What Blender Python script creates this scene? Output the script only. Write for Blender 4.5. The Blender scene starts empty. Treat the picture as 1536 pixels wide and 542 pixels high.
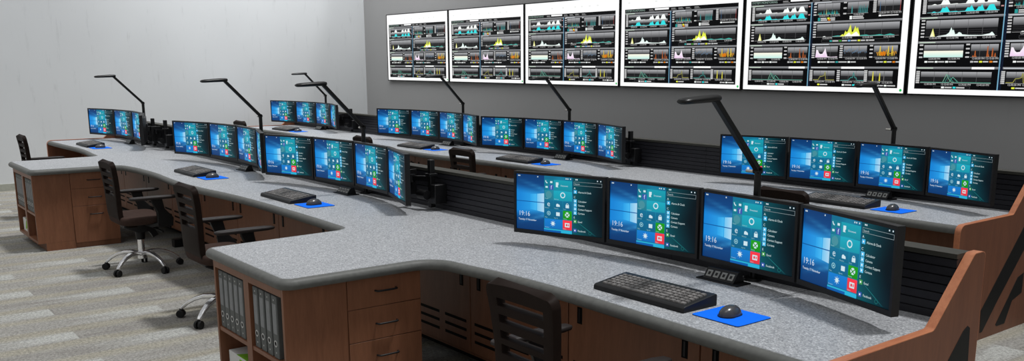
import bpy, bmesh, math, random
from mathutils import Vector, Matrix
random.seed(7)
PI = math.pi
S = bpy.context.scene
COL = S.collection

# ------------------------------------------------------------------ materials
def lin(c):
    c = c / 255.0
    return c / 12.92 if c <= 0.04045 else ((c + 0.055) / 1.055) ** 2.4
def rgb(r, g, b): return (lin(r), lin(g), lin(b), 1.0)

def new_mat(name):
    m = bpy.data.materials.new(name); m.use_nodes = True
    nt = m.node_tree
    b = nt.nodes['Principled BSDF']
    return m, nt, b
def N(nt, kind, **kw):
    n = nt.nodes.new(kind)
    for k, v in kw.items():
        if k in n.inputs: n.inputs[k].default_value = v
        else: setattr(n, k, v)
    return n
def L(nt, a, b): nt.links.new(a, b)
def ramp(nt, stops):
    n = nt.nodes.new('ShaderNodeValToRGB')
    el = n.color_ramp.elements
    while len(el) < len(stops): el.new(0.5)
    for e, (p, c) in zip(el, stops): e.position = p; e.color = c
    return n
def plain(name, c, rough=0.5, metal=0.0, spec=0.5, vary=0.08):
    """solid colour with a slight procedural mottling"""
    m, nt, b = new_mat(name)
    b.inputs['Roughness'].default_value = rough
    b.inputs['Metallic'].default_value = metal
    b.inputs['Specular IOR Level'].default_value = spec
    tc = N(nt, 'ShaderNodeTexCoord')
    no = N(nt, 'ShaderNodeTexNoise', Scale=35.0, Detail=3.0)
    L(nt, tc.outputs['Object'], no.inputs['Vector'])
    lo = tuple(x * (1 - vary) for x in c[:3]) + (1,); hi = tuple(min(1, x * (1 + vary)) for x in c[:3]) + (1,)
    r = ramp(nt, [(0.35, lo), (0.65, hi)])
    L(nt, no.outputs['Fac'], r.inputs['Fac']); L(nt, r.outputs['Color'], b.inputs['Base Color'])
    return m
def wood(name, dark, light, axis='Z'):
    m, nt, b = new_mat(name)
    b.inputs['Roughness'].default_value = 0.42
    b.inputs['Specular IOR Level'].default_value = 0.35
    tc = N(nt, 'ShaderNodeTexCoord'); mp = N(nt, 'ShaderNodeMapping')
    sc = {'Z': (9, 9, 1.1), 'Y': (9, 1.1, 9)}[axis]
    mp.inputs['Scale'].default_value = sc
    L(nt, tc.outputs['Object'], mp.inputs['Vector'])
    n1 = N(nt, 'ShaderNodeTexNoise', Scale=2.2, Detail=6.0, Roughness=0.65, Distortion=0.5)
    L(nt, mp.outputs['Vector'], n1.inputs['Vector'])
    n2 = N(nt, 'ShaderNodeTexNoise', Scale=11.0, Detail=4.0, Roughness=0.7)
    L(nt, mp.outputs['Vector'], n2.inputs['Vector'])
    mx = N(nt, 'ShaderNodeMix', data_type='FLOAT'); mx.inputs[0].default_value = 0.4
    L(nt, n1.outputs['Fac'], mx.inputs[2]); L(nt, n2.outputs['Fac'], mx.inputs[3])
    r = ramp(nt, [(0.36, dark), (0.64, light)])
    L(nt, mx.outputs[0], r.inputs['Fac']); L(nt, r.outputs['Color'], b.inputs['Base Color'])
    return m

M = {}
M['wood'] = wood('cherry_wood', rgb(118, 77, 55), rgb(136, 91, 66))
M['wood_shaded'] = wood('cherry_wood_panel', rgb(106, 66, 48), rgb(124, 79, 57))  # end panel faces: same cherry, toned darker as the shaded side
M['wood_toplit'] = wood('cherry_painted_toplight', rgb(166, 102, 72), rgb(192, 126, 90), 'Y')  # lighter copy of the cherry, overhead light painted into the colour
M['slat'] = plain('black_slat_metal', rgb(44, 44, 49), 0.4, 0.2, 0.35)
M['cap'] = plain('olive_grey_cap', rgb(52, 51, 45), 0.6)
M['black'] = plain('black_plastic', rgb(24, 24, 25), 0.45, 0, 0.3)
M['casing'] = plain('monitor_black_plastic', rgb(27, 27, 29), 0.4, 0, 0.3)
M['lampblk'] = plain('lamp_black_metal', rgb(22, 22, 22), 0.35, 0, 0.35)
M['armblk'] = plain('mount_black_metal', rgb(26, 26, 28), 0.4, 0.3)
M['inlay'] = plain('black_inlay', rgb(22, 22, 22), 0.5, 0, 0.2)
M['edge'] = plain('grey_edge_band', rgb(98, 99, 96), 0.5, 0, 0.25)
M['chrome'] = plain('polished_chrome', rgb(248, 248, 250), 0.14, 0.85, vary=0.01)
M['fabric'] = plain('dark_brown_fabric', rgb(62, 48, 43), 0.85, 0, 0.1)
M['shell'] = plain('dark_brown_shell', rgb(32, 23, 19), 0.6, 0, 0.1)
M['pad'] = plain('armrest_pad_rubber', rgb(40, 35, 34), 0.5, 0, 0.3)
M['key'] = plain('grey_keycap', rgb(112, 109, 107), 0.6, 0, 0.3, 0.35)
M['blue'] = plain('blue_mat_cloth', rgb(0, 112, 246), 0.7, 0, 0.15, 0.03)
M['mouse'] = plain('grey_mouse_plastic', rgb(64, 64, 66), 0.25)
M['binder'] = plain('grey_binder_board', rgb(90, 93, 92), 0.6)
M['label'] = plain('pale_spine_label', rgb(138, 140, 142), 0.7)
M['ring'] = plain('steel_finger_ring', rgb(205, 206, 206), 0.3, 0.5)
M['socket'] = plain('silver_socket', rgb(138, 138, 134), 0.4, 0.2)
M['darkhole'] = plain('black_recess', rgb(12, 12, 12), 0.7, 0, 0.1)
M['paper'] = plain('white_paper', rgb(225, 225, 222), 0.8, 0, 0.1, 0.02)
M['green'] = plain('green_print', rgb(140, 200, 60), 0.7, 0, 0.1)
M['seam'] = plain('dark_seam', rgb(70, 70, 72), 0.8, 0, 0.1)
M['skirt'] = plain('grey_green_skirting', rgb(168, 170, 160), 0.6)
M['steel'] = plain('bright_knob_steel', rgb(210, 208, 200), 0.25, 0.7)

def mat_laminate():
    m, nt, b = new_mat('speckled_grey_laminate')
    b.inputs['Roughness'].default_value = 0.5
    b.inputs['Specular IOR Level'].default_value = 0.35
    tc = N(nt, 'ShaderNodeTexCoord')
    v = N(nt, 'ShaderNodeTexVoronoi', Scale=185.0)
    L(nt, tc.outputs['Object'], v.inputs['Vector'])
    v2 = N(nt, 'ShaderNodeTexNoise', Scale=95.0, Detail=2.0)
    L(nt, tc.outputs['Object'], v2.inputs['Vector'])
    sx = N(nt, 'ShaderNodeSeparateColor'); L(nt, v.outputs['Color'], sx.inputs['Color'])
    mx = N(nt, 'ShaderNodeMix', data_type='FLOAT'); mx.inputs[0].default_value = 0.45
    L(nt, sx.outputs[0], mx.inputs[2]); L(nt, v2.outputs['Fac'], mx.inputs[3])
    r = ramp(nt, [(0.15, rgb(112, 114, 118)), (0.40, rgb(150, 152, 155)), (0.60, rgb(164, 166, 169)), (0.86, rgb(206, 208, 211))])
    L(nt, mx.outputs[0], r.inputs['Fac']); L(nt, r.outputs['Color'], b.inputs['Base Color'])
    return m
M['laminate'] = mat_laminate()

def mat_carpet():
    m, nt, b = new_mat('carpet_planks')
    b.inputs['Roughness'].default_value = 0.95
    b.inputs['Specular IOR Level'].default_value = 0.05
    tc = N(nt, 'ShaderNodeTexCoord')
    sep = N(nt, 'ShaderNodeSeparateXYZ'); L(nt, tc.outputs['Object'], sep.inputs[0])
    def math_(op, a, bb=None, c=None):
        n = N(nt, 'ShaderNodeMath', operation=op)
        for i, q in enumerate((a, bb, c)):
            if q is None: continue
            if isinstance(q, (int, float)): n.inputs[i].default_value = q
            else: L(nt, q, n.inputs[i])
        return n.outputs[0]
    W, LEN = 0.347, 1.24
    # strips run along Y; alternate strips start half a plank later
    u = math_('DIVIDE', math_('ADD', sep.outputs['X'], 7.82 + 40 * 0.347), W)
    iu = math_('FLOOR', u); fu = math_('FRACT', u)
    off = math_('MULTIPLY', math_('MODULO', iu, 2.0), 0.5)
    v = math_('ADD', math_('DIVIDE', math_('ADD', sep.outputs['Y'], 20 * 1.24 - 1.22), LEN), off)
    iv = math_('FLOOR', v); fv = math_('FRACT', v)
    cmb = N(nt, 'ShaderNodeCombineXYZ'); L(nt, iu, cmb.inputs[0]); L(nt, iv, cmb.inputs[1])
    wn = N(nt, 'ShaderNodeTexWhiteNoise', noise_dimensions='2D'); L(nt, cmb.outputs[0], wn.inputs['Vector'])
    # streaks along the plank
    mp = N(nt, 'ShaderNodeMapping'); mp.inputs['Scale'].default_value = (12, 2.2, 1)
    L(nt, tc.outputs['Object'], mp.inputs['Vector'])
    st = N(nt, 'ShaderNodeTexNoise', Scale=1.0, Detail=6.0, Roughness=0.75); L(nt, mp.outputs[0], st.inputs['Vector'])
    base = ramp(nt, [(0.28, rgb(123, 119, 115)), (0.5, rgb(141, 139, 134)), (0.75, rgb(156, 155, 151))])
    L(nt, math_('ADD', math_('MULTIPLY', st.outputs['Fac'], 0.85), math_('MULTIPLY', wn.outputs['Value'], 0.16)), base.inputs['Fac'])
    # pale end of each plank
    pe = ramp(nt, [(0.48, (0, 0, 0, 1)), (0.92, (1, 1, 1, 1))]); L(nt, math_('ADD', fv, math_('MULTIPLY', math_('SUBTRACT', st.outputs['Fac'], 0.5), 0.9)), pe.inputs['Fac'])
    pw_ = ramp(nt, [(0.30, (0, 0, 0, 1)), (0.50, (1, 1, 1, 1)), (0.86, (1, 1, 1, 1)), (1.0, (0.1, 0.1, 0.1, 1))]); L(nt, math_('ADD', fu, math_('MULTIPLY', math_('SUBTRACT', st.outputs['Fac'], 0.5), 0.5)), pw_.inputs['Fac'])
    mixp = N(nt, 'ShaderNodeMix', data_type='RGBA')
    L(nt, math_('MULTIPLY', math_('MULTIPLY', pe.outputs['Color'], pw_.outputs['Color']), 0.62), mixp.inputs[0])
    L(nt, base.outputs['Color'], mixp.inputs[6]); mixp.inputs[7].default_value = rgb(177, 179, 175)
    # yellow-beige band along one side of each strip
    band = ramp(nt, [(0.0, (0.3, 0.3, 0.3, 1)), (0.12, (1, 1, 1, 1)), (0.26, (1, 1, 1, 1)), (0.46, (0, 0, 0, 1))])
    mp2 = N(nt, 'ShaderNodeMapping'); mp2.inputs['Scale'].default_value = (5, 1.6, 1)
    L(nt, tc.outputs['Object'], mp2.inputs['Vector'])
    n3 = N(nt, 'ShaderNodeTexNoise', Scale=1.0, Detail=4.0); L(nt, mp2.outputs[0], n3.inputs['Vector'])
    L(nt, math_('ADD', fu, math_('MULTIPLY', math_('SUBTRACT', n3.outputs['Fac'], 0.5), 0.4)), band.inputs['Fac'])
    mixc = N(nt, 'ShaderNodeMix', data_type='RGBA')
    L(nt, math_('MULTIPLY', band.outputs['Color'], 0.38), mixc.inputs[0])
    L(nt, mixp.outputs[2], mixc.inputs[6]); mixc.inputs[7].default_value = rgb(160, 154, 132)
    fine = N(nt, 'ShaderNodeTexNoise', Scale=55.0, Detail=6.0, Roughness=0.85); L(nt, tc.outputs['Object'], fine.inputs['Vector'])
    fr = ramp(nt, [(0.36, (0.48, 0.48, 0.48, 1)), (0.64, (1.40, 1.40, 1.40, 1))]); L(nt, fine.outputs['Fac'], fr.inputs['Fac'])
    mul = N(nt, 'ShaderNodeMix', data_type='RGBA', blend_type='MULTIPLY'); mul.inputs[0].default_value = 1.0
    L(nt, mixc.outputs[2], mul.inputs[6]); L(nt, fr.outputs['Color'], mul.inputs[7])
    L(nt, mul.outputs[2], b.inputs['Base Color'])
    return m
M['carpet'] = mat_carpet()

def mat_wall(name, c, stain, k):
    m, nt, b = new_mat(name)
    b.inputs['Roughness'].default_value = 0.85
    b.inputs['Specular IOR Level'].default_value = 0.15
    tc = N(nt, 'ShaderNodeTexCoord')
    mp = N(nt, 'ShaderNodeMapping'); mp.inputs['Scale'].default_value = (5.0, 5.0, 0.8)
    L(nt, tc.outputs['Object'], mp.inputs['Vector'])
    a = N(nt, 'ShaderNodeTexNoise', Scale=2.0, Detail=8.0, Roughness=0.7); L(nt, mp.outputs[0], a.inputs['Vector'])
    big = N(nt, 'ShaderNodeTexNoise', Scale=0.5, Detail=3.0); L(nt, tc.outputs['Object'], big.inputs['Vector'])
    r = ramp(nt, [(0.28, stain), (0.42, c), (1.0, c)]); L(nt, a.outputs['Fac'], r.inputs['Fac'])
    r2 = ramp(nt, [(0.3, (1 - k, 1 - k, 1 - k, 1)), (0.7, (1 + k, 1 + k, 1 + k, 1))]); L(nt, big.outputs['Fac'], r2.inputs['Fac'])
    mul = N(nt, 'ShaderNodeMix', data_type='RGBA', blend_type='MULTIPLY'); mul.inputs[0].default_value = 1.0
    L(nt, r.outputs['Color'], mul.inputs[6]); L(nt, r2.outputs['Color'], mul.inputs[7])
    L(nt, mul.outputs[2], b.inputs['Base Color'])
    return m
M['wall'] = mat_wall('pale_concrete_wall', rgb(219, 222, 224), rgb(204, 207, 209), 0.05)
M['dwall'] = mat_wall('dark_grey_wall', rgb(166, 166, 166), rgb(162, 162, 162), 0.02)

def mat_screen():
    m, nt, b = new_mat('lit_screen')
    at = N(nt, 'ShaderNodeVertexColor', layer_name='Col')
    b.inputs['Base Color'].default_value = (0.004, 0.004, 0.004, 1)
    b.inputs['Roughness'].default_value = 0.35
    b.inputs['Specular IOR Level'].default_value = 0.12
    L(nt, at.outputs['Color'], b.inputs['Emission Color'])
    b.inputs['Emission Strength'].default_value = 1.0
    return m
M['screen'] = mat_screen()

# ------------------------------------------------------------------ mesh helpers
class MB:
    def __init__(s): s.bm = bmesh.new()
    def box(s, x0, x1, y0, y1, z0, z1, mat=None):
        v = [s.bm.verts.new(p) for p in ((x0,y0,z0),(x1,y0,z0),(x1,y1,z0),(x0,y1,z0),(x0,y0,z1),(x1,y0,z1),(x1,y1,z1),(x0,y1,z1))]
        if mat is not None:
            for q in v: q.co = mat @ q.co
        for f in ((3,2,1,0),(4,5,6,7),(0,1,5,4),(1,2,6,5),(2,3,7,6),(3,0,4,7)): s.bm.faces.new([v[i] for i in f])
        return s
    def prism(s, poly, a, b, axis='X'):
        """2D polygon extruded from a to b along axis; poly given in the two other axes in order"""
        def P(p, t):
            return {'X': (t, p[0], p[1]), 'Y': (p[0], t, p[1]), 'Z': (p[0], p[1], t)}[axis]
        A = [s.bm.verts.new(P(p, a)) for p in poly]; B = [s.bm.verts.new(P(p, b)) for p in poly]
        n = len(poly)
        s.bm.faces.new(A[::-1]); s.bm.faces.new(B)
        for i in range(n): s.bm.faces.new([A[i], A[(i+1)%n], B[(i+1)%n], B[i]])
        return s
    def ring_sweep(s, rings, closed=False, caps=True):
        R = [[s.bm.verts.new(p) for p in r] for r in rings]
        n = len(R[0]); m = len(R)
        for i in range(m if closed else m - 1):
            a, b = R[i], R[(i+1) % m]
            for j in range(n): s.bm.faces.new([a[j], a[(j+1)%n], b[(j+1)%n], b[j]])
        if caps and not closed:
            s.bm.faces.new(R[0][::-1]); s.bm.faces.new(R[-1])
        return s
    def tube(s, pts, rad, n=10, sx=1.0, sy=1.0):
        """round or oval tube along pts; rad is a number or one per point"""
        pts = [Vector(p) for p in pts]
        if not isinstance(rad, (list, tuple)): rad = [rad] * len(pts)
        rings = []
        for i, p in enumerate(pts):
            t = (pts[min(i+1, len(pts)-1)] - pts[max(i-1, 0)]).normalized()
            up = Vector((0,0,1)) if abs(t.z) < 0.9 else Vector((0,1,0))
            a = t.cross(up).normalized(); c = a.cross(t).normalized()
            rings.append([p + a * (rad[i]*sx*math.cos(2*PI*j/n)) + c * (rad[i]*sy*math.sin(2*PI*j/n)) for j in range(n)])
        return s.ring_sweep(rings)
    def bar(s, pts, w, h):
        """rectangular section along pts; w sideways, h in the bending plane (numbers or lists)"""
        pts = [Vector(p) for p in pts]; n = len(pts)
        if not isinstance(w, (list, tuple)): w = [w]*n
        if not isinstance(h, (list, tuple)): h = [h]*n
        rings = []
        for i, p in enumerate(pts):
            t = (pts[min(i+1, n-1)] - pts[max(i-1, 0)]).normalized()
            up = Vector((0,0,1)) if abs(t.z) < 0.95 else Vector((0,1,0))
            a = t.cross(up).normalized(); c = a.cross(t).normalized()
            rings.append([p + a*(q*w[i]/2) + c*(r*h[i]/2) for q, r in ((-1,-1),(1,-1),(1,1),(-1,1))])
        return s.ring_sweep(rings)
    def cyl(s, p0, p1, r0, r1=None, n=16):
        return s.tube([p0, p1], [r0, r0 if r1 is None else r1], n)
    def ellipsoid(s, c, r, zmin=-1.0, n=20, m=10):
        rings = []
        for i in range(m + 1):
            ph = math.asin(max(-1, zmin)) + (PI/2 - math.asin(max(-1, zmin))) * i / m
            k = max(math.cos(ph), 0.02)
            rings.append([(c[0]+r[0]*k*math.cos(2*PI*j/n), c[1]+r[1]*k*math.sin(2*PI*j/n), c[2]+r[2]*math.sin(ph)) for j in range(n)])
        return s.ring_sweep(rings)
    def obj(s, name, mat, parent=None, bevel=0, smooth=35, seg=2, recalc=True):
        if recalc: bmesh.ops.recalc_face_normals(s.bm, faces=s.bm.faces)
        me = bpy.data.meshes.new(name); s.bm.to_mesh(me); s.bm.free()
        me.materials.append(M[mat] if isinstance(mat, str) else mat)
        for p in me.polygons: p.use_smooth = True
        me.set_sharp_from_angle(angle=math.radians(smooth))
        o = bpy.data.objects.new(name, me); COL.objects.link(o)
        if parent: o.parent = parent
        if bevel:
            b = o.modifiers.new('bevel', 'BEVEL'); b.width = bevel; b.segments = seg; b.limit_method = 'ANGLE'; b.angle_limit = math.radians(40)
        return o

def thing(name, label, cat, loc=(0,0,0), rz=0, group=None):
    o = bpy.data.objects.new(name, None); COL.objects.link(o)
    o.empty_display_size = 0.1
    o.location = loc; o.rotation_euler = (0, 0, rz)
    return tag(o, label, cat, group)
def tag(o, label, cat, group=None):
    o['label'] = label; o['category'] = cat
    if group: o['group'] = group
    return o
def struct(o): o['kind'] = 'structure'; return o
def dup(root, label, loc=None, rz=None):
    def cp(o, parent):
        c = o.copy(); COL.objects.link(c)
        c.parent = parent
        for ch in o.children: cp(ch, c)
        return c
    r = cp(root, None)
    r['label'] = label
    if loc is not None: r.location = loc
    if rz is not None: r.rotation_euler = (0, 0, rz)
    return r

# ------------------------------------------------------------------ flat lit pictures for the screens
FONT_CACHE = {}
def glyphs(txt):
    if txt not in FONT_CACHE:
        cu = bpy.data.curves.new('t', 'FONT'); cu.body = txt; cu.size = 1.0; cu.resolution_u = 2; cu.offset = -0.012 if txt[0].isdigit() and len(txt) == 5 else 0.0
        o = bpy.data.objects.new('t', cu); COL.objects.link(o)
        bpy.context.view_layer.update()
        me = o.to_mesh()
        vs = [(v.co.x, v.co.y) for v in me.vertices]
        fs = [tuple(p.vertices) for p in me.polygons]
        o.to_mesh_clear(); bpy.data.objects.remove(o); bpy.data.curves.remove(cu)
        FONT_CACHE[txt] = (vs, fs)
    return FONT_CACHE[txt]

class Canvas:
    """coloured shapes in a w x h rectangle; u right, v up, both in metres; faces local -Y"""
    def __init__(s, w, h): s.w, s.h = w, h; s.v = []; s.f = []; s.c = []
    def poly(s, pts, col, lay):
        if not isinstance(col[0], (tuple, list)): col = [col] * len(pts)
        i = len(s.v); s.v += [(p[0] - s.w/2, -0.0004*lay, p[1]) for p in pts]
        s.f.append(list(range(i, i+len(pts)))); s.c.append([rgb(*c) for c in col])
    def rect(s, x0, y0, x1, y1, col, lay, col_top=None):
        c = [col, col, col_top or col, col_top or col]
        s.poly([(x0,y0),(x1,y0),(x1,y1),(x0,y1)], c, lay)
    def frame(s, x0, y0, x1, y1, t, col, lay):
        s.rect(x0,y0,x1,y0+t,col,lay); s.rect(x0,y1-t,x1,y1,col,lay); s.rect(x0,y0,x0+t,y1,col,lay); s.rect(x1-t,y0,x1,y1,col,lay)
    def disc(s, cx, cy, r, col, lay, n=16): s.poly([(cx+r*math.cos(2*PI*k/n), cy+r*math.sin(2*PI*k/n)) for k in range(n)], col, lay)
    def ringd(s, cx, cy, r0, r1, col, lay, n=20):
        for k in range(n):
            a, b = 2*PI*k/n, 2*PI*(k+1)/n
            s.poly([(cx+r0*math.cos(a), cy+r0*math.sin(a)),(cx+r1*math.cos(a), cy+r1*math.sin(a)),(cx+r1*math.cos(b), cy+r1*math.sin(b)),(cx+r0*math.cos(b), cy+r0*math.sin(b))], col, lay)
    def line(s, pts, t, col, lay):
        for a, b in zip(pts, pts[1:]):
            d = Vector((b[0]-a[0], b[1]-a[1]))
            if d.length < 1e-6: continue
            n = Vector((-d.y, d.x)).normalized() * t/2
            s.poly([(a[0]-n.x,a[1]-n.y),(b[0]-n.x,b[1]-n.y),(b[0]+n.x,b[1]+n.y),(a[0]+n.x,a[1]+n.y)], col, lay)
    def text(s, txt, x, y, size, col, lay, sx=1.0):
        vs, fs = glyphs(txt)
        c = rgb(*col)
        for f in fs:
            i = len(s.v); s.v += [(x+vs[k][0]*size*sx - s.w/2, -0.0004*lay, y+vs[k][1]*size) for k in f]
            s.f.append(list(range(i, i+len(f)))); s.c.append([c]*len(f))
    def mesh(s, name):
        me = bpy.data.meshes.new(name); me.from_pydata(s.v, [], s.f)
        at = me.color_attributes.new('Col', 'FLOAT_COLOR', 'CORNER')
        flat = []
        for c in s.c:
            for q in c: flat += list(q)
        at.data.foreach_set('color', flat)
        me.materials.append(M['screen'])
        return me

def desktop_mesh(w, h):
    c = Canvas(w, h)
    U = lambda u: u*w
    V = lambda v: (1-v)*h          # v counted from the top
    def mixc(a, b, t): t = max(0, min(1, t)); return tuple(a[i]+(b[i]-a[i])*t for i in range(3))
    def bg(u, v):
        if u < 0.66:
            d = max(0.0, 0.33 - u); e = v - 0.49
            hw_ = 0.17 + 0.22*d
            k = max(0.0, min(1.0, (hw_ + 0.07 - abs(e))/0.14))
            dark = mixc((14, 84, 150), (6, 40, 88), abs(e)*1.7 - 0.2)
            lit = mixc((58, 178, 240), (22, 132, 214), d*3.4)
            col = mixc(dark, lit, k)
            ray = max(0.0, 1 - abs(abs(e) - (0.23 + 0.5*d))/0.05)*max(0.0, 1 - d/0.34)
            return mixc(col, (80, 186, 240), 0.55*ray)
        t = (u-0.66)/0.34
        col = mixc((6, 92, 104), (3, 18, 26), t*0.95 + 0.25*(1-abs(v-0.5)*2))
        return mixc(col, (2, 12, 18), 0.5*max(0, 0.35-v))
    nx, ny = 48, 26
    for i in range(nx):
        for j in range(ny):
            u0, u1, v0, v1 = i/nx, (i+1)/nx, j/ny, (j+1)/ny
            c.poly([(U(u0),V(v1)),(U(u1),V(v1)),(U(u1),V(v0)),(U(u0),V(v0))], [bg(u0,v1),bg(u1,v1),bg(u1,v0),bg(u0,v0)], 0)
    # window logo with its bright panes
    for (u0,u1,a0,a1,ca,cb) in ((0.165,0.238,0.355,0.34,(40,160,232),(70,184,242)),(0.246,0.33,0.338,0.32,(110,196,240),(176,216,240))):
        c.poly([(U(u0),V(0.482)),(U(u1),V(0.482)),(U(u1),V(a1)),(U(u0),V(a0))], [ca,cb,cb,ca], 1)
        c.poly([(U(u0),V(0.98-a0)),(U(u1),V(0.98-a1)),(U(u1),V(0.496)),(U(u0),V(0.496))], [ca,cb,cb,ca], 1)
    c.rect(U(0), V(0.496), U(0.33), V(0.482), (12, 92, 160), 2)
    c.text('19:16', U(0.025), V(0.755), h*0.125, (228, 241, 250), 3, 0.9)
    c.text('Tuesday 17 November', U(0.025), V(0.835), h*0.048, (225, 238, 248), 3, 0.86)
    # teal tile column
    x0, x1 = 0.33, 0.655
    for j in range(10):
        va, vb = j/10, (j+1)/10
        for i in range(6):
            ua, ub = x0+(x1-x0)*i/6, x0+(x1-x0)*(i+1)/6
            f = lambda u, v: mixc((16, 108, 142), (38, 166, 196), 1-abs(u-0.52)*5-abs(v-0.32)*2.2)
            c.poly([(U(ua),V(vb)),(U(ub),V(vb)),(U(ub),V(va)),(U(ua),V(va))], [f(ua,vb),f(ub,vb),f(ub,va),f(ua,va)], 2)
    cw = 0.103
    X = [0.336 + k*(cw+0.004) for k in range(3)]
    R_ = [(0.065,0.245),(0.255,0.42),(0.43,0.585),(0.595,0.755),(0.765,0.935)]
    def tile(k, k2, r, col):
        c.rect(U(X[k]), V(R_[r][1]), U(X[k2]+cw), V(R_[r][0]), col, 3, tuple(min(255, q*1.12) for q in col))
    tile(1,2,0,(20,140,158)); tile(1,2,1,(24,150,170)); tile(0,0,1,(34,122,142))
    for k in range(3): tile(k,k,2,(14,100,134))
    tile(0,0,3,(14,96,134)); tile(1,1,3,(14,96,134)); tile(2,2,3,(26,142,24)); tile(0,1,4,(18,112,188)); tile(2,2,4,(226,52,66))
    W_ = (205, 228, 236)
    # four small tiles: phone, message, mail, social
    for k in range(2):
        for r in range(2):
            a = X[0]+k*0.054; vv = 0.065+r*0.093
            c.rect(U(a), V(vv+0.086), U(a+0.049), V(vv), (58,88,170) if (k and r) else (16,124,144), 3)
    c.line([(U(.348),V(.085)),(U(.354),V(.115)),(U(.37),V(.13))], .005, W_, 5)
    c.rect(U(.402),V(.125),U(.428),V(.092),W_,5)
    c.rect(U(.348),V(.215),U(.374),V(.185),W_,5)
    c.text('f', U(.408), V(.235), h*.1, W_, 5)
    # document, ring, round photo
    a = X[1]; c.rect(U(a+.025),V(.19),U(a+.055),V(.105),W_,5); c.disc(U(a+.06),V(.17),.006,(20,140,158),6)
    c.text('Document', U(a+.08), V(.17), h*.035, W_, 5)
    c.ringd(U(a+.105),V(.325),.010,.015,W_,5)
    c.disc(U(X[0]+.05),V(.335),.019,(70,142,156),5)
    c.text('e', U(X[0]+.03), V(.54), h*.14, W_, 5)
    c.disc(U(X[1]+.045),V(.51),.008,W_,5); c.disc(U(X[1]+.06),V(.515),.006,W_,5); c.rect(U(X[1]+.03),V(.535),U(X[1]+.072),V(.515),W_,5)
    c.rect(U(X[2]+.032),V(.545),U(X[2]+.07),V(.49),W_,5); c.ringd(U(X[2]+.051),V(.487),.005,.0075,W_,5)
    c.ringd(U(X[0]+.051),V(.665),.008,.011,(150,205,215),5); c.disc(U(X[0]+.051),V(.665),.004,(150,205,215),5)
    c.rect(U(X[1]+.03),V(.70),U(X[1]+.072),V(.635),W_,5)
    c.disc(U(X[2]+.051),V(.665),.0135,W_,5)
    c.line([(U(X[2]+.03),V(.635)),(U(X[2]+.072),V(.70))],.004,(26,142,24),6); c.line([(U(X[2]+.072),V(.635)),(U(X[2]+.03),V(.70))],.004,(26,142,24),6)
    c.disc(U(X[0]+.10),V(.845),.0095,W_,5)
    for q in range(8): c.line([(U(X[0]+.10)+.011*math.cos(q*PI/4),V(.845)+.011*math.sin(q*PI/4)),(U(X[0]+.10)+.015*math.cos(q*PI/4),V(.845)+.015*math.sin(q*PI/4))],.0025,W_,5)
    c.rect(U(X[2]+.025),V(.885),U(X[2]+.078),V(.81),W_,5); c.rect(U(X[2]+.037),V(.865),U(X[2]+.055),V(.828),(226,52,66),6); c.rect(U(X[2]+.062),V(.865),U(X[2]+.072),V(.828),(226,52,66),6)
    for (k,r,t) in ((0,2,'Browser'),(1,2,'Weather'),(2,2,'Store'),(0,3,'Maps'),(1,3,'Agenda'),(2,3,'Games'),(0,4,'Weather'),(2,4,'News'),(0,1,'People'),(1,1,'Assistant')):
        c.text(t, U(X[k]+.006), V(R_[r][1]-.008), h*.026, (150,200,212), 5)
    c.rect(U(x0), V(1.0), U(x1), V(.945), (40,176,214), 3); c.rect(U(x0), V(1.0), U(.53), V(.965), (12,92,170), 4)
    # status specks
    for uu in (.02,.035,.25,.58,.60,.63,.69,.705,.93,.965): c.rect(U(uu),V(.042),U(uu+.011),V(.022),(205,222,230),4)
    # app list
    c.frame(U(.672),V(.135),U(.985),V(.07),.0012,(150,165,170),4); c.text('Search', U(.682), V(.12), h*.038, (190,205,210), 4)
    def app(v, col, txt): 
        c.rect(U(.672),V(v+.062),U(.708),V(v),col,4); c.text(txt, U(.722), V(v+.048), h*.045, (205,225,228), 4, .9)
        c.rect(U(.684),V(v+.043),U(.696),V(v+.019),(235,248,252),5)
    c.text('A', U(.674), V(.2), h*.05, W_, 4); app(.215,(70,178,228),'Alarms & Clock'); c.text('C', U(.674), V(.355), h*.05, W_, 4)
    for v, t in ((.375,'Calculator'),(.445,'Camera'),(.515,'Contact Support'),(.585,'Cortana')): app(v,(90,190,235),t)
    c.text('E', U(.674), V(.715), h*.05, W_, 4); app(.735,(70,150,80),'Excel'); app(.895,(58,88,170),'Facebook')
    c.poly([(U(.70),V(.76)),(U(.93),V(.99)),(U(.91),V(.99))],[(40,150,150),(6,50,60),(10,60,70)],1)
    c.ringd(U(.86),V(.95),.006,.009,(20,96,96),4)
    return c.mesh('desktop_screen')

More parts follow.
